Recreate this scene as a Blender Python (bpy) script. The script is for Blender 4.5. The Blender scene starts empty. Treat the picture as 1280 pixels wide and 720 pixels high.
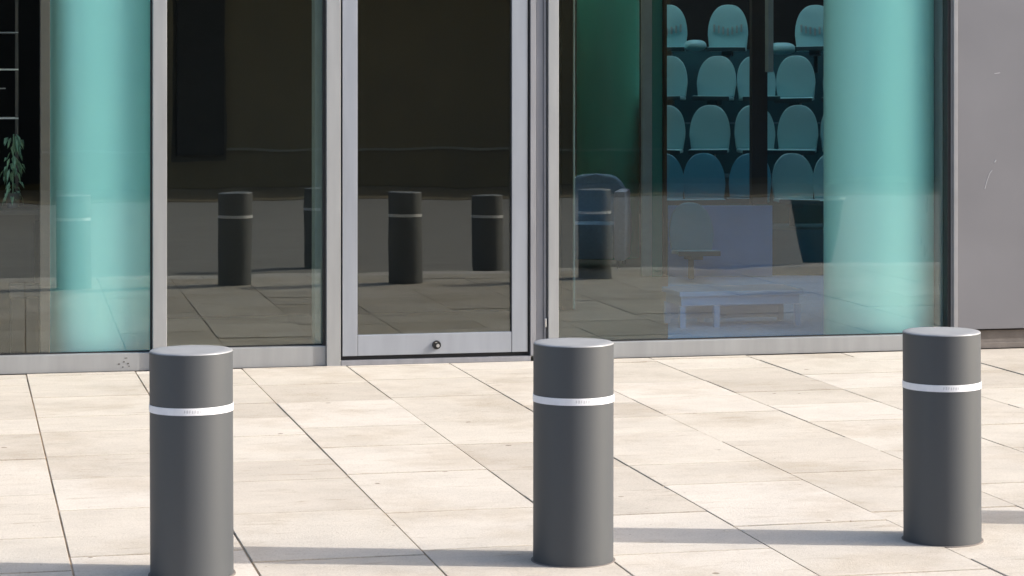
import bpy, bmesh, math, random
from mathutils import Vector, Matrix
random.seed(7)
C = bpy.context.scene.collection
scene = bpy.context.scene
F, YH, HC = 2950.0, 100.0, 1.70
TH = math.radians(12.5)
D = Vector((math.cos(TH), math.sin(TH)))
N = Vector((-math.sin(TH), math.cos(TH)))
A0 = Vector((-2.9525, 13.609))            # facade foot at the left edge of the view

def ray(px): return Vector(((px-640)/F, 1.0))
def hit(px, t=0.0):                       # distance Z at which the ray through px meets the line t metres behind the facade
    r = ray(px); a = A0 + N*t
    return a.dot(N)/r.dot(N)
def S(px, t=0.0):
    return (ray(px)*hit(px, t) - O2).dot(D)
def ZH(py, Z): return HC - (py-YH)*Z/F    # height seen at image row py at distance Z
O2 = ray(640)*hit(640)
def zf(px, py, t=0.0): return ZH(py, hit(px, t))
def loc(px, Z):                           # world point -> facade coordinates
    p = ray(px)*Z - O2
    return p.dot(D), p.dot(N)
RT = N.dot(A0)

# ------------------------------------------------------------------ materials
def nt(name):
    m = bpy.data.materials.new(name); m.use_nodes = True
    t = m.node_tree; b = t.nodes['Principled BSDF']
    return m, t, b
def L(t, a, b): t.links.new(a, b)
def node(t, ty, **k):
    n = t.nodes.new(ty)
    for a, v in k.items():
        if a in n.inputs: n.inputs[a].default_value = v
        else: setattr(n, a, v)
    return n
def ramp(t, fac, stops):
    r = t.nodes.new('ShaderNodeValToRGB'); L(t, fac, r.inputs[0])
    e = r.color_ramp.elements
    while len(e) < len(stops): e.new(0.5)
    for i, (p, c) in enumerate(stops):
        e[i].position = p; e[i].color = (c[0], c[1], c[2], 1)
    return r.outputs[0]
def mat(name, col, rough=0.5, metal=0.0, var=0.08, scale=8, stretch=(1,1,1), bump=0.0, spec=0.5, rvar=0.1):
    m, t, b = nt(name)
    tc = node(t, 'ShaderNodeTexCoord'); mp = node(t, 'ShaderNodeMapping'); mp.inputs['Scale'].default_value = stretch
    L(t, tc.outputs['Object'], mp.inputs[0])
    n = node(t, 'ShaderNodeTexNoise', Scale=scale, Detail=6.0, Roughness=0.6); L(t, mp.outputs[0], n.inputs['Vector'])
    lo = [max(0, c*(1-var)) for c in col]; hi = [min(1, c*(1+var)) for c in col]
    L(t, ramp(t, n.outputs[0], [(0.3, lo), (0.7, hi)]), b.inputs['Base Color'])
    mr = node(t, 'ShaderNodeMapRange'); mr.inputs[3].default_value = max(0.02, rough-rvar); mr.inputs[4].default_value = min(1, rough+rvar)
    L(t, n.outputs[0], mr.inputs[0]); L(t, mr.outputs[0], b.inputs['Roughness'])
    b.inputs['Metallic'].default_value = metal; b.inputs['Specular IOR Level'].default_value = spec
    if bump:
        n2 = node(t, 'ShaderNodeTexNoise', Scale=scale*12, Detail=3.0); L(t, mp.outputs[0], n2.inputs['Vector'])
        bp = node(t, 'ShaderNodeBump', Strength=bump, Distance=0.004); L(t, n2.outputs[0], bp.inputs['Height']); L(t, bp.outputs[0], b.inputs['Normal'])
    return m

def stone_mat(name, base, amt=1.0):
    m, t, b = nt(name)
    at = node(t, 'ShaderNodeAttribute'); at.attribute_name = 'tone'
    tc = node(t, 'ShaderNodeTexCoord')
    sc = node(t, 'ShaderNodeVectorMath', operation='SCALE'); sc.inputs['Scale'].default_value = 37.0; L(t, at.outputs['Vector'], sc.inputs[0])
    def vec(stretch):
        mp = node(t, 'ShaderNodeMapping'); mp.inputs['Scale'].default_value = stretch; L(t, tc.outputs['Object'], mp.inputs[0])
        ad = node(t, 'ShaderNodeVectorMath', operation='ADD'); L(t, mp.outputs[0], ad.inputs[0]); L(t, sc.outputs[0], ad.inputs[1]); return ad.outputs[0]
    va, vb = vec((1, 1.3, 1)), vec((0.7, 3.0, 1))
    col = None
    def mul(prev, fac, stops):
        c = ramp(t, fac, stops)
        if prev is None: return c
        mx = node(t, 'ShaderNodeMixRGB', blend_type='MULTIPLY'); mx.inputs[0].default_value = 1.0; L(t, prev, mx.inputs[1]); L(t, c, mx.inputs[2]); return mx.outputs[0]
    n1 = node(t, 'ShaderNodeTexNoise', Scale=2.6, Detail=12.0, Roughness=0.72); L(t, va, n1.inputs['Vector'])
    col = mul(None, n1.outputs[0], [(0.32, [c*0.90 for c in base]), (0.52, base), (0.70, [min(1, c*1.08) for c in base])])
    # crisp thin veins lying along the slab
    n5 = node(t, 'ShaderNodeTexNoise', Scale=5.0, Detail=10.0, Roughness=0.75, Distortion=0.3); L(t, vb, n5.inputs['Vector'])
    col = mul(col, n5.outputs[0], [(0.34, (.78,.745,.70)), (0.43, (1,1,1))])
    # grime blotches
    n6 = node(t, 'ShaderNodeTexNoise', Scale=1.2, Detail=10.0, Roughness=0.68); L(t, tc.outputs['Object'], n6.inputs['Vector'])
    col = mul(col, n6.outputs[0], [(0.38, (.88,.855,.82)), (0.50, (1,1,1))])
    # grain
    n2 = node(t, 'ShaderNodeTexNoise', Scale=95.0, Detail=5.0, Roughness=0.75); L(t, tc.outputs['Object'], n2.inputs['Vector'])
    col = mul(col, n2.outputs[0], [(0.32, (.78,.76,.74)), (0.50, (1,1,1)), (0.68, (1.0,1.0,1.0))])
    # flecks and gum
    for scale, th, cc in ((2.7, 0.055, (.46,.42,.38)), (7.0, 0.052, (.60,.56,.52)), (1.3, 0.030, (.30,.28,.26))):
        v = node(t, 'ShaderNodeTexVoronoi', Scale=scale); L(t, tc.outputs['Object'], v.inputs['Vector'])
        n3 = node(t, 'ShaderNodeTexNoise', Scale=40.0, Detail=3.0); L(t, tc.outputs['Object'], n3.inputs['Vector'])
        ad = node(t, 'ShaderNodeMath', operation='MULTIPLY_ADD'); L(t, n3.outputs[0], ad.inputs[0]); ad.inputs[1].default_value = 0.05; L(t, v.outputs['Distance'], ad.inputs[2])
        col = mul(col, ad.outputs[0], [(th, cc), (th+0.012, (1,1,1))])
    # slab tone, stepping from slab to slab, some warmer, some greyer
    col = mul(col, at.outputs['Fac'], [(0.0, (1-.22*amt, 1-.24*amt, 1-.265*amt)), (0.22, (1-.13*amt, 1-.145*amt, 1-.165*amt)), (0.45, (.97,.965,.95)), (0.75, (1.03,1.03,1.035)), (1.0, (1.09,1.09,1.10))])
    L(t, col, b.inputs['Base Color'])
    b.inputs['Roughness'].default_value = 0.75; b.inputs['Specular IOR Level'].default_value = 0.3
    ah = node(t, 'ShaderNodeMath', operation='ADD'); L(t, n2.outputs[0], ah.inputs[0]); L(t, n1.outputs[0], ah.inputs[1])
    bp = node(t, 'ShaderNodeBump', Strength=0.5, Distance=0.005); L(t, ah.outputs[0], bp.inputs['Height']); L(t, bp.outputs[0], b.inputs['Normal'])
    return m

def glass_mat(name, tint, r0=0.07):
    m = bpy.data.materials.new(name); m.use_nodes = True; t = m.node_tree; t.nodes.clear()
    o = node(t, 'ShaderNodeOutputMaterial'); mx = node(t, 'ShaderNodeMixShader')
    tr = node(t, 'ShaderNodeBsdfTransparent'); tr.inputs[0].default_value = (*tint, 1)
    gl = node(t, 'ShaderNodeBsdfGlossy'); gl.inputs['Roughness'].default_value = 0.0; gl.inputs['Color'].default_value = (0.98, 1.0, 0.93, 1)
    tc = node(t, 'ShaderNodeTexCoord'); wn = node(t, 'ShaderNodeTexNoise', Scale=1.1, Detail=2.0); L(t, tc.outputs['Object'], wn.inputs['Vector'])
    bp = node(t, 'ShaderNodeBump', Strength=1.0, Distance=0.0007); L(t, wn.outputs[0], bp.inputs['Height']); L(t, bp.outputs[0], gl.inputs['Normal'])
    ge = node(t, 'ShaderNodeNewGeometry'); dp = node(t, 'ShaderNodeVectorMath', operation='DOT_PRODUCT')
    L(t, ge.outputs['Incoming'], dp.inputs[0]); L(t, ge.outputs['Normal'], dp.inputs[1])
    ab = node(t, 'ShaderNodeMath', operation='ABSOLUTE'); L(t, dp.outputs['Value'], ab.inputs[0])
    su = node(t, 'ShaderNodeMath', operation='SUBTRACT'); su.inputs[0].default_value = 1.0; L(t, ab.outputs[0], su.inputs[1])
    po = node(t, 'ShaderNodeMath', operation='POWER'); L(t, su.outputs[0], po.inputs[0]); po.inputs[1].default_value = 5.0
    ma = node(t, 'ShaderNodeMath', operation='MULTIPLY_ADD'); L(t, po.outputs[0], ma.inputs[0]); ma.inputs[1].default_value = 1-r0; ma.inputs[2].default_value = r0
    L(t, ma.outputs[0], mx.inputs[0]); L(t, tr.outputs[0], mx.inputs[1]); L(t, gl.outputs[0], mx.inputs[2]); L(t, mx.outputs[0], o.inputs[0])
    return m

M = {}
M['slab'] = stone_mat('sandstone_paving', (0.525, 0.480, 0.418))
M['kerb'] = stone_mat('pale_kerb_stone', (0.56, 0.53, 0.49), 0.5)
M['mortar'] = mat('paving_mortar', (0.34, 0.25, 0.165), 0.95, scale=2.6, var=0.72)
M['road'] = mat('worn_road', (0.20, 0.19, 0.175), 0.9, scale=1.2, var=0.22, stretch=(1, 4, 1), bump=0.4)
M['far'] = mat('shade_darkened_setts', (0.12, 0.090, 0.045), 0.9, scale=6, var=0.25)  # ground colour darkened to deepen the shade of the building opposite
M['earth'] = mat('ground', (0.16, 0.15, 0.13), 0.95, scale=0.4, var=0.2)
M['alu'] = mat('satin_aluminium', (0.315, 0.32, 0.32), 0.42, 0.35, scale=2.2, var=0.07, stretch=(6, 6, 0.7), rvar=0.08)
M['alu_dark'] = mat('aged_grey_aluminium', (0.25, 0.25, 0.265), 0.45, 0.3, scale=3, var=0.1, stretch=(6, 6, 0.7))
M['alu_blue'] = mat('anodised_door_aluminium', (0.32, 0.34, 0.375), 0.36, 0.4, scale=2.2, var=0.06, stretch=(5, 5, 0.7), rvar=0.07)
M['gasket'] = mat('black_rubber_gasket', (0.012, 0.012, 0.013), 0.6)
M['green_steel'] = mat('grey_green_painted_steel', (0.17, 0.22, 0.20), 0.5)
M['panel'] = mat('grey_cladding_paint', (0.155, 0.153, 0.163), 0.38, 0.1, scale=1.1, var=0.06)
M['panel_edge'] = mat('grey_cladding_trim', (0.27, 0.27, 0.28), 0.35, 0.3)
M['plinth'] = mat('brown_grey_plinth_stone', (0.15, 0.13, 0.115), 0.85, scale=9, var=0.2, bump=0.3)
M['glass'] = glass_mat('shopfront_glass', (0.95, 0.98, 0.97), 0.080)
M['door_glass'] = glass_mat('door_glass', (0.90, 0.91, 0.89), 0.078)
M['teal'] = mat('teal_column_paint', (0.43, 0.93, 0.87), 0.30, scale=1.5, var=0.03, stretch=(1, 1, .3), spec=0.6)
M['green'] = mat('dimmed_column_and_post_green', (0.05, 0.44, 0.33), 0.35, scale=1.5, var=0.05)  # teal column paint darkened for the dim hall; also the post's own green
M['brown'] = mat('dark_brown_panelling', (0.009, 0.007, 0.003), 0.6, scale=1.5, var=0.25, stretch=(4, 4, .4))
M['black'] = mat('matt_black_board', (0.004, 0.004, 0.004), 0.8)
M['post'] = mat('bronze_grey_steel', (0.085, 0.075, 0.065), 0.5)
M['pale_post'] = mat('pale_painted_strip', (0.60, 0.72, 0.64), 0.5)
M['hall_wall'] = mat('dark_hall_wall', (0.012, 0.014, 0.013), 0.8)
M['hall_floor'] = mat('brown_grey_hall_floor', (0.16, 0.14, 0.115), 0.35, scale=4, var=0.1)
M['carpet'] = mat('blue_hall_carpet', (0.20, 0.43, 0.72), 0.9, scale=30, var=0.12)
M['ceiling'] = mat('pale_ceiling', (0.6, 0.6, 0.58), 0.9)
M['seat'] = mat('blue_green_seat_plastic', (0.33, 0.71, 0.76), 0.38, scale=3, var=0.05, spec=0.5)
M['seat_blue'] = mat('blue_seat_plastic', (0.10, 0.44, 0.60), 0.38, scale=3, var=0.05)
M['seat_dark'] = mat('dark_teal_seat_bracket', (0.03, 0.10, 0.12), 0.5)
M['tier'] = mat('dark_teal_tier', (0.03, 0.13, 0.16), 0.75, scale=3, var=0.15)
M['bollard'] = mat('charcoal_powder_coat', (0.038, 0.043, 0.048), 0.58, 0.0, scale=3, var=0.06, stretch=(1, 1, .25), bump=0.03, spec=0.75, rvar=0.03)
M['cap'] = mat('sky_lit_bollard_cap', (0.26, 0.265, 0.27), 0.52, 0.1, scale=14, var=0.12, spec=0.6)  # bollard top coloured lighter to carry the sun and sky light on it
M['tape'] = mat('white_reflective_band', (0.70, 0.70, 0.715), 0.45, scale=30, var=0.06)
M['tape_ink'] = mat('faded_grey_lettering', (0.46, 0.46, 0.48), 0.5)
M['chrome'] = mat('brushed_steel', (0.6, 0.6, 0.6), 0.3, 0.9)
M['dark_metal'] = mat('dark_metal', (0.03, 0.03, 0.03), 0.4, 0.6)
M['tierblue'] = mat('blue_tier_panel', (0.15, 0.45, 0.85), 0.5, scale=3, var=0.05)
M['paleblue'] = mat('pale_blue_laminate', (0.26, 0.46, 0.74), 0.35, scale=3, var=0.05)
M['tub'] = mat('blue_grey_upholstery', (0.20, 0.36, 0.48), 0.7, scale=40, var=0.1)
M['tub_side'] = mat('lit_side_upholstery', (0.58, 0.64, 0.78), 0.7, scale=40, var=0.08)  # armrests coloured paler to stand for the chair's lit side
M['bin'] = mat('dark_teal_bin_plastic', (0.035, 0.085, 0.09), 0.5)
M['rim'] = mat('pale_bin_rim', (0.4, 0.5, 0.5), 0.4)
M['leaf'] = mat('pale_green_leaves', (0.22, 0.36, 0.22), 0.5, scale=20, var=0.4)
M['pot'] = mat('grey_plant_pot', (0.10, 0.10, 0.095), 0.6)
M['white'] = mat('white_paint', (0.75, 0.76, 0.74), 0.5)
M['opp'] = mat('brown_render', (0.15, 0.108, 0.045), 0.9, scale=1.0, var=0.2)
M['ledge'] = mat('pale_stone_ledge', (0.26, 0.24, 0.19), 0.8)
M['opp_glass'] = mat('dark_window_glass', (0.01, 0.011, 0.012), 0.1)
M['scuff'] = mat('dark_scuff', (0.07, 0.06, 0.055), 0.8)
M['scratch'] = mat('pale_scratch', (0.42, 0.42, 0.43), 0.6)
M['mass'] = mat('grey_wall_cladding', (0.24, 0.24, 0.25), 0.6)

# ------------------------------------------------------------------ mesh helpers
def box(bm, x0, x1, y0, y1, z0, z1, bev=0.0):
    r = bmesh.ops.create_cube(bm, size=1.0)
    vs = r['verts']
    for v in vs:
        v.co = Vector(((x0+x1)/2+v.co.x*(x1-x0), (y0+y1)/2+v.co.y*(y1-y0), (z0+z1)/2+v.co.z*(z1-z0)))
    if bev:
        es = list({e for v in vs for e in v.link_edges})
        bmesh.ops.bevel(bm, geom=es, offset=bev, segments=2, affect='EDGES', profile=0.6)
    return vs
def lathe(bm, cx, cy, prof, n=96, cap0=True, cap1=True, a0=0, a1=2*math.pi):
    rings = []
    for r, z in prof:
        rings.append([bm.verts.new((cx+r*math.cos(2*math.pi*i/n), cy+r*math.sin(2*math.pi*i/n), z)) for i in range(n)])
    for a, b in zip(rings, rings[1:]):
        for i in range(n):
            bm.faces.new((a[i], a[(i+1) % n], b[(i+1) % n], b[i]))
    if cap0: bm.faces.new(rings[0][::-1])
    if cap1: bm.faces.new(rings[-1])
def tube(bm, p, q, r, n=12):
    p, q = Vector(p), Vector(q); d = (q-p); ln = d.length
    mt = Matrix.Translation((p+q)/2) @ d.to_track_quat('Z', 'Y').to_matrix().to_4x4()
    bmesh.ops.create_cone(bm, cap_ends=True, segments=n, radius1=r, radius2=r, depth=ln, matrix=mt)
def prism(bm, pts, y0, y1, bev=0.0, bulge=None):           # pts in (x,z), extruded along y
    a = [bm.verts.new((x, y0, z)) for x, z in pts]; b = [bm.verts.new((x, y1, z)) for x, z in pts]
    n = len(pts)
    fs = [bm.faces.new(a), bm.faces.new(b[::-1])]
    for i in range(n): fs.append(bm.faces.new((a[i], b[i], b[(i+1) % n], a[(i+1) % n])))
    if bev:
        es = list({e for e in fs[0].edges} | {e for e in fs[1].edges})
        bmesh.ops.bevel(bm, geom=es, offset=bev, segments=3, affect='EDGES', profile=0.5)
def obj(name, bm, m, parent=None, smooth=False, loc=None, sharp=35):
    bmesh.ops.recalc_face_normals(bm, faces=bm.faces)
    me = bpy.data.meshes.new(name); bm.to_mesh(me); bm.free()
    if smooth:
        for p in me.polygons: p.use_smooth = True
        me.set_sharp_from_angle(angle=math.radians(sharp))
    me.materials.append(M[m])
    o = bpy.data.objects.new(name, me); C.objects.link(o)
    if parent: o.parent = parent
    if loc: o.location = loc
    return o
def B(name, m, parent, *boxes, bev=0.003):
    bm = bmesh.new()
    for b in boxes: box(bm, *b, bev=bev)
    return obj(name, bm, m, parent)
def empty(name, loc, rz=0.0):
    o = bpy.data.objects.new(name, None); C.objects.link(o); o.location = loc; o.rotation_euler = (0, 0, rz)
    o.empty_display_size = 0.2
    return o
def tag(o, label, cat, group=None):
    o['label'] = label; o['category'] = cat
    if group: o['group'] = group
    return o
def struct(o): o['kind'] = 'structure'; o['label'] = o.name.replace('_', ' '); return o
def facade_frame(o): o.location = (O2.x, O2.y, 0); o.rotation_euler = (0, 0, TH); return o

# ------------------------------------------------------------------ ground, pavement, kerb, road
KERB = -6.58                                       # kerb inner edge in facade coordinates (t)
bm = bmesh.new()
tone = bm.loops.layers.float_color.new('tone')
s_joint = (Vector((-0.3155, 13.892)) - O2).dot(D)
k0 = -34
for k in range(k0, 34):
    x0 = s_joint + k*0.622 + 0.0036; x1 = s_joint + (k+1)*0.622 - 0.0036
    t = -0.012 - random.uniform(0.0, 0.5)
    edges = [-0.004]
    while t > KERB + 0.25:
        edges.append(t); t -= random.choice((0.52, 0.62, 0.75, 0.93))
    edges.append(KERB)
    for a, b in zip(edges, edges[1:]):
        n0 = len(bm.faces)
        dz = random.uniform(-0.0022, 0.0022)
        box(bm, x0, x1, b+0.0075, a-0.0075, -0.05, dz, bev=0.0018)
        bm.faces.ensure_lookup_table()
        v = random.random(); v = v if random.random() > .2 else v*.3; c = (v, random.random(), random.random(), 1)
        for f in bm.faces[n0:]:
            for l in f.loops: l[tone] = c
for v in bm.verts: v.co.x -= v.co.y*math.tan(math.radians(0.75))
pv = struct(facade_frame(obj('pavement', bm, 'slab')))
bm = bmesh.new(); box(bm, -24, 24, KERB, -0.002, -0.09, -0.0055)
struct(facade_frame(obj('pavement_bed', bm, 'mortar')))
bm = bmesh.new(); tone = bm.loops.layers.float_color.new('tone')
s = -22.3
while s < 22:
    n0 = len(bm.faces); box(bm, s+0.003, s+0.912, KERB-0.36, KERB-0.006, -0.2, 0.0, bev=0.008)
    bm.faces.ensure_lookup_table(); c = (random.random(), random.random(), random.random(), 1)
    for f in bm.faces[n0:]:
        for l in f.loops: l[tone] = c
    s += 0.915
struct(facade_frame(obj('kerb', bm, 'kerb')))
bm = bmesh.new(); box(bm, -60, 60, -22.8, KERB-0.36, -0.30, -0.11)
struct(facade_frame(obj('road', bm, 'road')))
bm = bmesh.new(); box(bm, -60, 60, -60.0, -22.8, -0.30, -0.100)
struct(facade_frame(obj('far_pavement', bm, 'far')))
bm = bmesh.new(); v = [bm.verts.new(p) for p in ((-400,-400,-.32),(400,-400,-.32),(400,400,-.32),(-400,400,-.32))]; bm.faces.new(v)
struct(obj('ground', bm, 'earth'))

# ------------------------------------------------------------------ the glass fronted building
bld = empty('glass_fronted_building', (O2.x, O2.y, 0), TH)
tag(bld, 'modern building with tall glass shopfront, silver frames, teal columns inside and grey cladding', 'building')
TOP = 3.3
GT = 0.075                                          # glass depth behind frame face
def vert(name, m, p0, p1, t0, t1, zb=0.0, zt=TOP, bev=0.003, par=bld):
    return B(name, m, par, (S(p0), S(p1), t0, t1, zb, zt), bev=bev)

SL = -24.0
# left window (a big pane that runs out of the picture on the left)
w = B('window', 'alu', bld, (SL, S(191)-0.001, 0.012, 0.13, 0.0, 0.105))
B('head_rail', 'alu', w, (SL, S(191)-.001, 0.012, 0.13, 3.10, 3.18))
w['label'] = 'left window with teal column behind it'
B('pane', 'glass', w, (SL, S(190.2), GT, GT+0.012, 0.112, 3.095), bev=0)
B('gasket', 'gasket', w, (S(188.6), S(190.9), GT-0.03, GT-0.002, 0.107, 3.09), (SL, S(188.5), GT-0.012, GT-0.002, 0.1055, 0.113), bev=0)
# scuffs on the sill
bm = bmesh.new()
for dx, dz, w_, h_ in ((0, 0, .010, .006), (-.028, -.012, .012, .006), (.024, -.010, .010, .007), (-.006, -.030, .007, .006), (.012, .022, .016, .004), (.03, -.026, .006, .005)):
    x = S(155)+dx; z = 0.055+dz; box(bm, x-w_/2, x+w_/2, 0.0095, 0.0115, z-h_/2, z+h_/2, bev=0)
obj('scuff_mark', bm, 'scuff', w)
vert('mullion', 'alu', 191, 208.5, -0.012, 0.14)
B('sun_block_fin', 'white', bld, (S(195), S(205), 0.142, 0.58, 0.003, 3.59))  # added out of view behind the mullion to keep sun off the teal column
# second window
w = B('window', 'alu', bld, (S(208.5)+.001, S(408)-.001, 0.012, 0.13, 0.0, 0.118))
B('head_rail', 'alu', w, (S(208.5)+.001, S(408)-.001, 0.012, 0.13, 3.10, 3.18))
w['label'] = 'narrow window between the mullion and the door'
B('pane', 'glass', w, (S(209.5), S(406), GT, GT+0.012, 0.125, 3.095), bev=0)
B('gasket', 'gasket', w, (S(404.8), S(408)-.001, GT-0.05, GT-0.002, 0.121, 3.09), (S(209), S(404.7), GT-0.012, GT-0.002, 0.1185, 0.126), bev=0)
B('glazing_strip', 'green_steel', w, (S(393, .12), S(404, .12), 0.10, 0.24, 0.121, 3.09))
vert('mullion', 'alu', 408, 425.5, -0.012, 0.14)
# door
door = B('door', 'alu_blue', bld,
         (S(428.2), S(447), 0.004, 0.052, 0.055, 2.95), (S(640), S(659.6), 0.004, 0.052, 0.055, 2.95),
         (S(447)+.0015, S(640)-.0015, 0.006, 0.050, 0.055, zf(540, 417.0)), (S(447)+.0015, S(640)-.0015, 0.006, 0.050, 2.80, 2.95), bev=0.003)
door['label'] = 'aluminium framed glass door with round lock in its bottom rail'
B('pane', 'door_glass', door, (S(446.5), S(640.5), 0.024, 0.034, zf(540, 417.0)-.003, 2.80), bev=0)
B('glazing_bead', 'gasket', door, (S(447)+.001, S(447.9), 0.010, 0.022, zf(540, 417)+.001, 2.79), (S(639.0), S(640)-.001, 0.010, 0.022, zf(540, 417)+.001, 2.79), bev=0)
bm = bmesh.new()
cx, cz = S(546), zf(546, 431.2)
bmesh.ops.create_cone(bm, cap_ends=True, segments=32, radius1=0.027, radius2=0.024, depth=0.016, matrix=Matrix.Translation((cx, -0.002, cz)) @ Matrix.Rotation(math.pi/2, 4, 'X'))
lk = obj('lock', bm, 'dark_metal', door, smooth=True)
bm = bmesh.new()
bmesh.ops.create_cone(bm, cap_ends=True, segments=24, radius1=0.011, radius2=0.010, depth=0.01, matrix=Matrix.Translation((cx+.004, -0.014, cz-.003)) @ Matrix.Rotation(math.pi/2, 4, 'X'))
box(bm, cx-.012, cx+.0, -.016, -.0105, cz+.014, cz+.018)
obj('lock_barrel', bm, 'chrome', door, smooth=True)
B('threshold', 'alu_dark', bld, (S(426), S(663), -0.012, 0.12, 0.0, 0.030))
B('door_gap', 'gasket', bld, (S(425.7), S(428), 0.03, 0.10, 0.031, 3.0), (S(428), S(660), 0.03, 0.10, 0.031, 0.053), (S(659.9), S(662.9), 0.02, 0.10, 0.031, 3.0), bev=0)
B('door_header', 'alu', bld, (S(426), S(685), 0.0, 0.12, 2.96, 3.18))
B('door_jamb', 'alu_dark', bld, (S(663), S(669.5), -0.004, 0.12, 0.031, 2.955), (S(669.6), S(680.5), 0.022, 0.12, 0.031, 2.955), (S(680.6), S(682.6), 0.004, 0.12, 0.031, 2.955), (S(682.7), S(684.9), 0.03, 0.12, 0.031, 2.955), bev=0.002)
B('hinge', 'chrome', bld, (S(680.8), S(683), -0.010, 0.004, zf(682, 409), zf(682, 398)), bev=0.003)
vert('mullion', 'alu', 685, 698, -0.012, 0.14)
# big right window
w = B('window', 'alu', bld, (S(698)+.001, S(1190)-.001, 0.012, 0.13, 0.0, 0.098))
B('head_rail', 'alu', w, (S(698)+.001, S(1190)-.001, 0.012, 0.13, 3.10, 3.18))
w['label'] = 'wide window in front of the seating and the right teal column'
B('pane', 'glass', w, (S(698.6), S(1186), GT, GT+0.012, 0.105, 3.095), bev=0)
B('gasket', 'gasket', w, (S(1186), S(1190)-.001, GT-0.055, GT+.02, 0.100, 3.09), (S(698.6), S(1185.9), GT-0.012, GT-0.002, 0.0985, 0.106), bev=0)
B('glazing_strip', 'alu_dark', w, (S(1174, .2), S(1186, .2), 0.15, 0.30, 0.100, 3.09))
for o_ in bpy.data.objects:
    if o_.type == 'MESH' and o_.name.startswith('pane'):
        for v in o_.data.vertices: v.co.y += 0.0019*(v.co.z-0.1)      # panes lean back a hair
# cladding to the right
B('corner_trim', 'panel_edge', bld, (S(1190), S(1191.6), 0.010, 0.14, 0.0, 3.25), (S(1191.7), S(1197), -0.008, 0.14, zf(1194, 412), 3.25))
px0 = S(1197.3)
cl = B('cladding_panel', 'panel', bld, (px0, px0+1.48, 0.0, 0.14, zf(1230, 411.5), 3.25), bev=0.004)
for i in range(1, 14):
    B('cladding_panel', 'panel', bld, (px0+i*1.49, px0+i*1.49+1.48, 0.0, 0.14, zf(1230, 411.5), 3.25), bev=0.004)
def mark(pts, r=0.0012):
    bm = bmesh.new()
    for a, b in zip(pts, pts[1:]):
        tube(bm, (S(a[0]), 0, zf(*a)), (S(b[0]), 0, zf(*b)), r, 6)
    obj('scratch', bm, 'scratch', cl)
mark([(1231, 236), (1233, 228), (1237, 217), (1240, 213)], .0018); mark([(1243, 203), (1245, 200)], .003)
mark([(1243, 92), (1250, 91)], .0015)
B('plinth', 'plinth', bld, (S(1192), px0+20.8, 0.035, 0.2, 0.0, zf(1230, 413.5)), bev=0.004)
B('plinth_base', 'plinth', bld, (S(1192), px0+20.8, 0.020, 0.034, 0.0, 0.035), bev=0.002)
# building mass
XR = px0+21
B('upper_wall', 'mass', bld, (SL, XR, 0.0, 0.3, TOP+.003, 9.0), bev=0)
SK0, SK1, TK0, TK1 = S(717, 3.0)+.01, 11.5, 3.2, 14.8
B('roof', 'mass', bld, (SL, XR, 0.303, TK0, 8.8, 9.0), (SL, XR, TK1, 16.0, 8.8, 9.0), (SL, SK0, TK0+.001, TK1-.001, 8.8, 9.0), (SK1, XR, TK0+.001, TK1-.001, 8.8, 9.0), bev=0)
rl = B('added_rooflight', 'alu', bld, *[(SK0+i*(SK1-SK0)/8-.03, SK0+i*(SK1-SK0)/8+.03, TK0, TK1, 8.9, 9.05) for i in range(1, 8)], bev=0)  # unseen glazed opening, added to let daylight onto the seats
B('pane', 'glass', rl, (SK0, SK1, TK0, TK1, 9.06, 9.07), bev=0)
B('side_wall', 'mass', bld, (SL, SL+.2, 0.303, 16, 0.0, 8.79), (XR-.2, XR, 0.303, 16, 0.0, 8.79), (SL, XR, 16.003, 16.2, 0.0, 9.0), bev=0)
B('head_beam', 'alu_dark', bld, (SL, XR, 0.145, 0.3, 3.185, TOP), (SL, S(1190), 0.0, 0.14, 3.19, TOP), bev=0)
# interior shell
B('hall_floor', 'hall_floor', bld, (SL+.2, XR-.2, 0.135, 15.9, -0.10, 0.0), bev=0)
B('hall_ceiling', 'ceiling', bld, (SL+.2, XR-.2, 0.31, 3.0, 3.6, 3.7), (SL+.2, S(717, 3.0)-.1, 3.001, 15.9, 3.6, 3.7), bev=0)
B('back_wall', 'hall_wall', bld, (SL+.2, XR-.2, 15.0, 15.2, 0.003, 8.79), bev=0)
B('bounce_wall', 'white', bld, (S(717, 3.0)-.09, S(717, 3.0), 3.0, 14.9, 3.71, 8.79), bev=0)  # unseen white wall, added to bounce sunlight onto the seats
sx = S(1205)
B('inner_partition', 'hall_wall', bld, (S(717, 3.0)-.09, S(717, 3.0), 3.0, 14.9, 0.003, 3.59), bev=0)
B('inner_partition', 'brown', bld, (S(150, 3.0), S(717, 3.0)-.093, 3.0, 3.12, 0.003, 3.59), bev=0)
B('partition_edge', 'pale_post', bld, (S(716.3, 2.99), S(718, 2.99), 2.97, 2.995, 0.01, 3.55), bev=0)
B('wall_board', 'black', bld, (S(221, 2.95), S(280, 2.95), 2.94, 2.99, zf(250, 194, 2.95), 3.4), bev=0)
# columns
def column(px, rad, t, m, label):
    s_ = None
    a = A0 + N*t; r = ray(px); Z = a.dot(N)/r.dot(N); p = r*Z
    q = p-O2
    bm = bmesh.new(); lathe(bm, q.dot(D), q.dot(N), [(rad, 0.002), (rad, 3.598)], 96)
    o = obj('column', bm, m, bld, smooth=True); o['label'] = label; return o
column(126, 0.335, 0.335+0.16, 'teal', 'teal column behind the left window')
column(1100, 0.364, 0.364+0.16, 'teal', 'teal column behind the right window')
s_, t_ = loc(760, 22.6)
column(760, 0.30, t_, 'green', 'teal column further inside, coloured darker for the dim hall')
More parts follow.
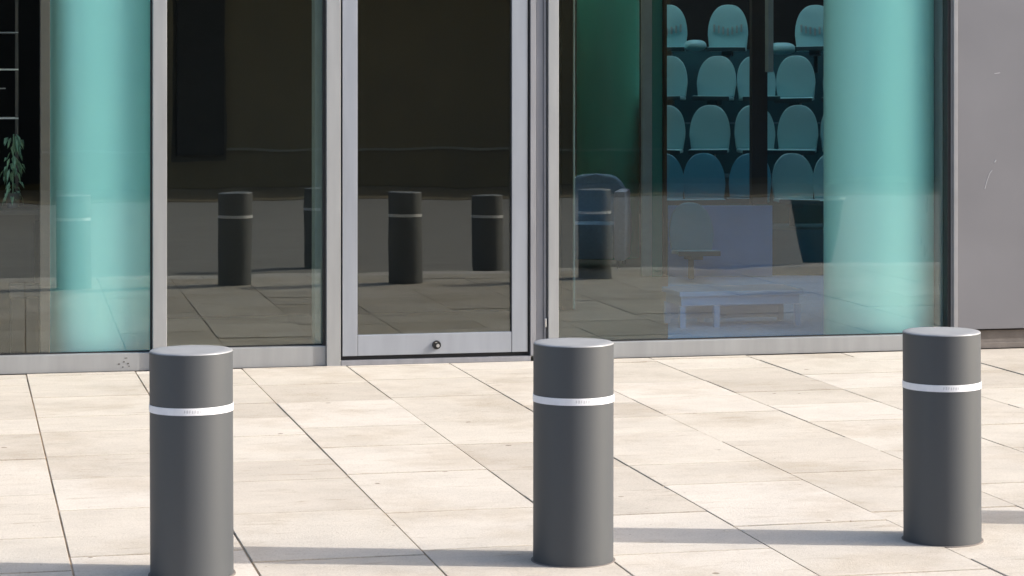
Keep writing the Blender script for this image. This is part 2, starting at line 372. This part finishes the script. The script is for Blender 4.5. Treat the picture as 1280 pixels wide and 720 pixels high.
# inner posts
B('inner_post', 'post', bld, (S(50, .2), S(62.5, .2), 0.16, 0.30, 0.003, 3.59))
B('inner_post', 'pale_post', bld, (S(803, 5.7), S(815, 5.7), 5.7, 5.75, 0.003, 3.59))
B('inner_post', 'green', bld, (S(815.5, 5.7), S(828, 5.7), 5.7, 5.76, 0.003, 3.59))
B('inner_post', 'gasket', bld, (S(828.3, 5.7), S(833.5, 5.7), 5.69, 5.77, 0.003, 3.59))
B('inner_post', 'post', bld, (loc(937, 20.2)[0], loc(958, 20.2)[0], loc(947, 20.17)[1]-.02, loc(947, 20.17)[1]+.05, 0.64, 3.59))
B('inner_post', 'pale_post', bld, (S(958.5, 5.2), S(965, 5.2), 5.16, 5.25, zf(961, 90, 5.2), 3.59))
# carpet whose edge runs into the hall
bm = bmesh.new()
pts = [ray(835)*14.9, ray(835)*24.6, ray(1400)*24.6, ray(1400)*16.6]
vs = []
for p in pts:
    q = p-O2; vs.append(bm.verts.new((q.dot(D), max(.32, q.dot(N)), 0.008)))
bm.faces.new(vs)
cp = obj('carpet', bm, 'carpet', bld)

# ------------------------------------------------------------------ tiered seating
XL, XRr = ray(800)*20, ray(1180)*24
rows = []   # (Z, z of tier)
for y_top, Z in ((256, 20.0), (190, 20.9), (130, 21.8), (68, 22.7), (9, 23.6)):
    top = ZH(y_top, Z); rows.append((Z, top-0.66))
tiers = empty('seating_tiers', (0, 22, 0)); tag(tiers, 'dark teal stepped platform carrying the rows of blue green seats', 'seating platform')
X0, X1 = 1.34, 6.2
for i, (Z, zt) in enumerate(rows):
    if zt > 0.02:
        bm = bmesh.new(); box(bm, X0, X1, Z-0.45-22, Z+0.45-22+(0 if i < 4 else .5), 0.004 if i < 2 else rows[i-1][1]-.3, zt, bev=0)
        o = obj('step', bm, 'tier', tiers)
bm = bmesh.new(); box(bm, X0, X1, 24.55-22, 24.6-22, 0.01, rows[4][1]+.25); obj('rear_panel', bm, 'tier', tiers)

bm = bmesh.new(); box(bm, (195/F)*20.3, 2.24, 20.3-22, 20.33-22, 0.012, 0.62, bev=.004); fp = obj('front_panel', bm, 'tierblue', tiers)  # blue sheet added as a backdrop, stands in for the soft blue haze

def arch(w, h, n=22, e=2.5, base=0.93):
    pts = [(-w/2*base, 0), (w/2*base, 0)]
    for i in range(n+1):
        a = math.pi*i/n
        c, s_ = math.cos(a), math.sin(a)
        x = math.copysign(abs(c)**(2/e), c)*w/2; z = h*0.30 + abs(s_)**(2/2.1)*h*0.70
        pts.append((x, z))
    return pts
def make_seat(kind):
    o = empty('shell_seat', (0, 0, 0))
    m = 'seat_blue' if kind == 'blue' else 'seat'
    w, h = (0.375, 0.40) if kind != 'slot' else (0.40, 0.44)
    bm = bmesh.new(); prism(bm, arch(w, h), -0.02, 0.03, bev=0.012)
    for v in bm.verts:                                   # dished and leaning back
        v.co.y += 0.9*v.co.x**2*-1 + 0.16*v.co.z; v.co.z += 0.25
    b = obj('backrest', bm, m, o, smooth=True, sharp=50)
    if kind == 'slot':
        bm = bmesh.new()
        for k in range(-3, 4):
            x = k*0.045; z0 = 0.25+0.125+0.012*abs(k); box(bm, x-.009, x+.009, -0.052, -0.025, z0, z0+0.075)
        obj('handhold_slots', bm, 'rim', b)
    bm = bmesh.new(); box(bm, -w/2*.95, w/2*.95, -0.36, -0.03, 0.215, 0.25, bev=0.014); s_ = obj('seat', bm, m, o, smooth=True)
    bm = bmesh.new(); box(bm, -w/2*.95, w/2*.95, -0.372, -0.362, 0.205, 0.245, bev=0.003); obj('front_lip', bm, 'seat_dark', s_)
    bm = bmesh.new(); box(bm, -.05, .05, -0.26, 0.06, 0.17, 0.213); box(bm, -.02, .02, -0.02, 0.03, 0.003, 0.172); obj('bracket', bm, 'seat_dark', o)
    return o
def copy_tree(o, parent=None):
    c = o.copy(); C.objects.link(c)
    if parent: c.parent = parent
    for ch in list(o.children): copy_tree(ch, c)
    return c
protos = {}
GROUP = 'moulded seats on the seating tiers'
rown = ['lowest', 'second', 'third', 'fourth', 'top']
# columns of seats: image x of each seat, row by row
cols = [[(700,), (864,), (700,), (700,), (700,), (700,)],
        [(829,), (881,), (937,), (990,), (1042,), (1096,)],
        [(830,), (888,), (943,), (997,), (1051,), (1105,)],
        [(836,), (895,), (946,), (996,), (1052,), (1108,)],
        [(834,), (910,), (962,), (1020,), (1080,), (1136,)]]
place = ['hard against the green inner post', 'left of the dark post', 'half hidden by the dark inner post', 'right of the dark post', 'beside the right teal column', 'behind the right teal column']
for i, (Z, zt) in enumerate(rows):
    for j, (px,) in enumerate(cols[i]):
        if px < 812 or px > 1060: continue
        if i == 4 and j == 2: continue
        if i == 0 and j > 3: continue
        kind = 'slot' if i == 4 else ('blue' if (i < 2 and j < 3) else 'plain')
        if kind not in protos: protos[kind] = o = make_seat(kind)
        else: o = copy_tree(protos[kind])
        p = ray(px)*Z
        o.location = (p.x, p.y, max(zt, 0.0) - (0.045 if j > 2 else 0))
        o.location.z = max(o.location.z, zt if zt > 0.05 else 0.012) if j <= 2 else o.location.z
        if j > 2 and zt > .05: o.location.z = zt
        o.rotation_euler = (math.radians(random.uniform(-3, 1)), math.radians(random.uniform(-1.5, 1.5)), math.radians(random.uniform(-14, 8)))
        colr = {'slot': 'slotted turquoise', 'blue': 'blue', 'plain': 'blue green'}[kind]
        tag(o, f'{colr} shell seat in the {rown[i]} row, {place[j]}', 'seat', GROUP)
# loose cushions on the top tier
def cushion(px, py, Z, w, h, label):
    o_z = ZH(py, Z)
    bm = bmesh.new(); bmesh.ops.create_uvsphere(bm, u_segments=32, v_segments=16, radius=1)
    for v in bm.verts:
        x, y, z = v.co
        v.co = Vector((math.copysign(abs(x)**.7, x)*w/2, math.copysign(abs(y)**.8, y)*.14, math.copysign(abs(z)**.8, z)*h/2 if z > 0 else z*h*.35))
    o = obj('seat_cushion', bm, 'seat', None, smooth=True); p = ray(px)*Z; o.location = (p.x, p.y, o_z)
    tag(o, label, 'cushion', 'loose cushions by the top row')
zt5 = rows[4][1]
cz_ = ZH(56, 23.3)
cushion(869, 58, 23.35, 0.22, 0.13, 'small rounded cushion low between the two left slotted seats of the top row')
cushion(977, 62, 23.35, 0.27, 0.14, 'wider rounded cushion lying left of the top right turquoise seat')

# ------------------------------------------------------------------ other things inside
# tub chair
Z = 21.6; p = ray(742)*Z
tc_ = empty('tub_chair', (p.x, p.y, 0.004), math.radians(-8))
tag(tc_, 'blue grey upholstered tub chair seen through the wide window in front of the dimmed inner column', 'chair')
bm = bmesh.new()
pts = arch(0.66, 0.76, e=4)
prism(bm, [(x, z+.07) for x, z in pts], 0.10, 0.26, bev=0.03); obj('backrest', bm, 'tub', tc_, smooth=True)
for sx_ in (-1, 1):
    bm = bmesh.new(); box(bm, *( sorted((sx_*.33, sx_*.22))), -0.38, 0.12, 0.07, 0.70, bev=0.035); obj('armrest', bm, 'tub_side', tc_, smooth=True)
bm = bmesh.new(); box(bm, -.215, .215, -.37, .10, .08, .40, bev=.03); obj('seat', bm, 'tub', tc_, smooth=True)
for sx_ in (-.26, .26):
    for sy_ in (-.32, .2):
        bm = bmesh.new(); tube(bm, (sx_, sy_, 0), (sx_, sy_, .072), .018); obj('leg', bm, 'dark_metal', tc_)
# low bench
Z = 16.35; zb = ZH(361, Z); xa = ray(836)*Z; xb = ray(996)*Z
bn = empty('low_bench', ((xa.x+xb.x)/2, Z, 0.004), TH)
tag(bn, 'low pale blue bench on the floor just inside the wide window', 'bench')
W = (xb.x-xa.x)/2
bm = bmesh.new(); box(bm, -W, W, -.2, .24, zb-.035, zb, bev=.006); obj('seat', bm, 'paleblue', bn)
bm = bmesh.new(); box(bm, -W+.02, W-.02, -.17, .21, zb-.10, zb-.036, bev=.003); obj('apron', bm, 'paleblue', bn)
for sx_ in (-W+.03, -.17, W-.03):
    for sy_ in (-.16, .2):
        bm = bmesh.new(); box(bm, sx_-.02, sx_+.02, sy_-.02, sy_+.02, 0.0, zb-.101, bev=.003); obj('leg', bm, 'paleblue', bn)
bm = bmesh.new(); box(bm, -W+.05, W-.05, .18, .2, 0.03, zb-.102); obj('back_board', bm, 'paleblue', bn)
# shelving rack and plant behind the left edge
s0, t0 = S(-40, 1.4), 1.4
rk = empty('shelving_rack', (0, 0, 0)); facade_frame(rk)
tag(rk, 'thin metal shelving rack behind the left window at the edge of the view', 'shelving')
for px in (-60, 21):
    bm = bmesh.new(); x = S(px, t0); box(bm, x-.010, x+.010, t0-.01, t0+.01, 0.004, 2.9); obj('upright', bm, 'post', rk)
for py, m_ in ((40, 'chrome'), (86, 'white'), (110, 'chrome'), (147, 'white')):
    z = zf(10, py, t0); bm = bmesh.new(); box(bm, S(-60, t0), S(23 if py != 110 else 7, t0), t0-.02, t0+.28, z-.009 if m_ == 'white' else z-.006, z); o = obj('shelf', bm, m_, rk)
ct = empty('counter', (0, 0, 0)); facade_frame(ct); tag(ct, 'dark low counter behind the left window with a plant on top', 'counter')
tcn = 0.62; zc = zf(20, 262, tcn)
bm = bmesh.new(); box(bm, S(-160, tcn), S(49, tcn), tcn-.02, tcn+.45, zc-.03, zc, bev=.004); obj('counter_top', bm, 'dark_metal', ct)
bm = bmesh.new(); box(bm, S(-160, tcn), S(44, tcn), tcn+.2, tcn+.43, 0.004, zc-.031, bev=.004); obj('counter_base', bm, 'brown', ct)
pl = empty('potted_plant', (0, 0, 0)); pq = O2 + D*S(16, tcn+.2) + N*(tcn+.2); pl.location = (pq.x, pq.y, zc+.001)
tag(pl, 'pale drooping leafy plant in a small pot on the dark counter', 'plant')
bm = bmesh.new(); lathe(bm, 0, 0, [(.035, 0), (.05, .09), (.045, .09), (.04, .06)], 24, True, True); obj('pot', bm, 'pot', pl, smooth=True)
bm = bmesh.new()
rr = random.Random(3)
for i in range(70):
    a = rr.uniform(0, 6.28); h = rr.uniform(.08, .46); r = rr.uniform(.01, .055)
    base = Vector((r*math.cos(a), r*math.sin(a), h)); tip = base + Vector((math.cos(a)*rr.uniform(.01, .05), math.sin(a)*.03, rr.uniform(-.10, -.02)))
    sd = Vector((-math.sin(a), math.cos(a), 0))*.012; mid = (base+tip)/2+Vector((0, 0, .015))
    vs = [bm.verts.new(q) for q in (base, mid+sd, tip, mid-sd)]; bm.faces.new(vs)
obj('foliage', bm, 'leaf', pl)
bm = bmesh.new(); tube(bm, (0, 0, .05), (.005, 0, .45), .004, 8); obj('stem', bm, 'leaf', pl)
bx = empty('storage_box', (0, 0, 0)); tb = .5; pq = O2 + D*S(31, tb) + N*tb
bx.location = (pq.x, pq.y, 0.004); bx.rotation_euler = (0, 0, TH); tag(bx, 'small dark storage box with a brown lid on the floor below the dark counter', 'box')
hb = zf(31, 356, tb)
bm = bmesh.new(); box(bm, -.085, .085, -.07, .07, 0, hb-.075, bev=.006); obj('body', bm, 'dark_metal', bx)
bm = bmesh.new(); box(bm, -.09, .09, -.075, .075, hb-.074, hb, bev=.008); obj('lid', bm, 'post', bx)

# ------------------------------------------------------------------ bollards
R_ = 0.1425; H_ = 0.772; BZ = H_-0.196
def make_bollard():
    o = empty('bollard', (0, 0, 0))
    bm = bmesh.new(); lathe(bm, 0, 0, [(R_, 0.001), (R_, H_-.006)], 128, True, True); body = obj('post_body', bm, 'bollard', o, smooth=True)
    bm = bmesh.new(); lathe(bm, 0, 0, [(R_, H_-.0055), (R_-.0015, H_-.002), (R_-.006, H_), (R_-.03, H_+.0015)], 128, True, True); obj('cap', bm, 'cap', o, smooth=True)
    bm = bmesh.new(); lathe(bm, 0, 0, [(R_+.0004, BZ-.0123), (R_+.0018, BZ-.012), (R_+.0018, BZ+.012), (R_+.0004, BZ+.0123)], 128, False, False); bd = obj('reflective_band', bm, 'tape', o, smooth=True)
    bm = bmesh.new()
    rr = random.Random(5)
    for k in range(7):                                    # worn, unreadable lettering on the band
        a = -math.pi/2 + (-0.02+k*0.062); w_ = rr.uniform(.003, .0052)
        c = Vector(((R_+.0021)*math.cos(a), (R_+.0021)*math.sin(a), BZ+rr.uniform(-.001, .001)))
        tdir = Vector((-math.sin(a), math.cos(a), 0))
        for u0, u1, z0, z1 in ((-w_/2, -w_/2+.0018, -.005, .005), (-w_/2, w_/2, .003, .005)) + (((w_/2-.0018, w_/2, -.005, .005),) if k % 2 else ((-w_/2, w_/2, -.001, .001),)):
            vs = [bm.verts.new(c+tdir*u+Vector((0, 0, z))) for u, z in ((u0, z0), (u1, z0), (u1, z1), (u0, z1))]; bm.faces.new(vs)
    obj('band_lettering', bm, 'tape_ink', bd)
    bm = bmesh.new(); lathe(bm, 0, 0, [(R_+.008, -.002), (R_+.007, .0018), (R_, .0022)], 96, False, False); obj('base_seal', bm, 'plinth', o, smooth=True)
    return o
spots = [((240, 717.0), 'left charcoal bollard with white band, standing before the mullion left of the door'),
         ((716.5, 699.5), 'middle charcoal bollard with white band, standing just right of the door'),
         ((1178, 674.0), 'right charcoal bollard with white band, standing before the right teal column'),]
proto = None
for i, ((px, py), lab) in enumerate(spots):
    Z = F*HC/(py-YH); p = ray(px)*Z
    if i == 0: o = proto = make_bollard()
    else: o = copy_tree(proto)
    o.location = (p.x, p.y, 0.0); o.rotation_euler = (math.radians((.15, -.2, .25)[i]), math.radians((-.2, .1, -.25)[i]), math.radians((0, 4, -6)[i]))
    tag(o, lab, 'bollard', 'bollards along the kerb')
# bollards that stand beside the frame and are seen only as reflections or by their shadows
def unmirror(px, Zm):
    q = ray(px)*Zm; d = (q-A0-N*GT).dot(N); return q - 2*d*N
b1, b2 = unmirror(607, 22.0), unmirror(399, 23.2)
print('OFF', b1, 640+F*b1.x/b1.y, b2, 640+F*b2.x/b2.y)
for (x, y), lab in (((3.24, 9.10), 'charcoal bollard beyond the right edge, seen by its shadow'),
                    ((-2.43, 7.62), 'charcoal bollard beyond the left edge of the view'),
                    ((b1.x, b1.y), 'charcoal bollard near the kerb beyond the right edge, mirrored in the door glass'),
                    ((b2.x, b2.y), 'charcoal bollard nearest the road, mirrored beside the door frame')):
    o = copy_tree(proto); o.location = (x, y, 0.0); tag(o, lab, 'bollard', 'bollards along the kerb')
    t = (Vector((x, y))-O2).dot(N)
    if t < KERB-.36: o.location.z = -0.11

# dark planter beside the frame on the right, seen mirrored in the wide window
p = unmirror(1022, 22.4)
pt = empty('planter', (p.x, p.y, 0.0), TH)
tag(pt, 'dark teal tapered planter with pale rim, mirrored in the glass beside the right teal column', 'planter')
bm = bmesh.new(); lathe(bm, 0, 0, [(.14, 0.001), (.26, .60), (.235, .60), (.20, .50)], 40); obj('tub', bm, 'bin', pt, smooth=True)
bm = bmesh.new(); lathe(bm, 0, 0, [(.262, .59), (.275, .60), (.275, .62), (.25, .62), (.25, .59)], 40, False, False); obj('rim', bm, 'rim', pt, smooth=True)
bm = bmesh.new(); lathe(bm, 0, 0, [(.21, .54), (.228, .585)], 40); obj('soil', bm, 'mortar', pt)
print('PLANTER', p, 640+F*p.x/p.y)

# ------------------------------------------------------------------ building across the street (mirrored in the glass, throws its shadow)
ob = empty('brown_building', (O2.x, O2.y, 0), TH)
tag(ob, 'long brown rendered building in shade across the road, mirrored in the glass', 'building')
OT = -27.5
B('wall', 'opp', ob, (-40, 40, OT-8, OT, -0.15, 7.0), bev=0)
B('stone_ledge', 'ledge', ob, (-40, 40, OT+.003, OT+.10, 0.55, 0.59), bev=0.004)
B('plinth', 'opp', ob, (-40, 40, OT+.003, OT+.06, -0.09, 0.549), bev=0)
B('roof', 'ledge', ob, (-40.2, 40.2, OT-8.2, OT+.25, 7.003, 7.25), bev=0.01)
def opp_s(px):                                    # where the mirrored ray through px meets that wall
    q = ray(px); Zm = (RT + GT + 27.5 + GT)/q.dot(N)
    return (q*Zm - O2).dot(D), Zm
for px_a, px_b, ya, lab in ((214, 281, 194, 'narrow dark doorway'), (836, 1290, 262, 'wide dark shutter'), (-260, 52, 262, 'dark shop opening')):
    sa, Zm = opp_s(px_a); sb, _ = opp_s(px_b); za = max(0.01, ZH(ya, Zm))
    g = B('gateway', 'black', ob, (sa, sb, OT+.11, OT+.14, za, 3.5), bev=0); g['label'] = lab
    B('surround', 'opp', g, (sa-.12, sa-.002, OT+.11, OT+.20, za, 3.5), bev=0)
for lvl in (4.2,):
    for k in range(-9, 10):
        w = B('window', 'ledge', ob, (k*4-.85, k*4+.85, OT+.003, OT+.05, lvl, lvl+.06), (k*4-.85, k*4-.79, OT+.003, OT+.05, lvl+.061, lvl+1.9), (k*4+.79, k*4+.85, OT+.003, OT+.05, lvl+.061, lvl+1.9), (k*4-.85, k*4+.85, OT+.003, OT+.05, lvl+1.901, lvl+1.96), bev=0)
        B('pane', 'opp_glass', w, (k*4-.788, k*4+.788, OT+.004, OT+.02, lvl+.062, lvl+1.9), bev=0)

# ------------------------------------------------------------------ light
AZ = math.radians(4.0); EL = math.radians(29.5)
dirv = Vector((-math.cos(AZ)*math.cos(EL), math.sin(AZ)*math.cos(EL), -math.sin(EL)))
sun = bpy.data.lights.new('sun', 'SUN'); sun.energy = 2.6; sun.angle = math.radians(0.53); sun.color = (1.0, 0.96, 0.91)
so = bpy.data.objects.new('sun', sun); C.objects.link(so); so.rotation_euler = dirv.to_track_quat('-Z', 'Y').to_euler(); so.location = (10, -5, 12)
wd = bpy.data.worlds.new('World'); scene.world = wd; wd.use_nodes = True
t = wd.node_tree; bg = t.nodes['Background']
sk = node(t, 'ShaderNodeTexSky'); sk.sky_type = 'NISHITA'; sk.sun_disc = False; sk.sun_elevation = EL
sk.sun_rotation = math.atan2(-dirv.x, -dirv.y)
sk.air_density = 1.0; sk.dust_density = 3.0; sk.ozone_density = 1.0
L(t, sk.outputs[0], bg.inputs[0]); bg.inputs[1].default_value = 0.15

# ------------------------------------------------------------------ camera
cam = bpy.data.cameras.new('camera'); co = bpy.data.objects.new('camera', cam); C.objects.link(co)
co.location = (0, 0, HC); co.rotation_euler = (math.pi/2, 0, 0)
cam.sensor_width = 36; cam.lens = F/1280*36; cam.shift_y = -(360-YH)/1280
cam.clip_start = 0.1; cam.clip_end = 1000
scene.camera = co
vs_ = scene.view_settings; vs_.view_transform = 'Standard'; vs_.look = 'None'; vs_.gamma = 1; vs_.use_curve_mapping = False
vs_.exposure = 1.2
scene.cycles.max_bounces = 10; scene.cycles.diffuse_bounces = 5; scene.cycles.transparent_max_bounces = 12
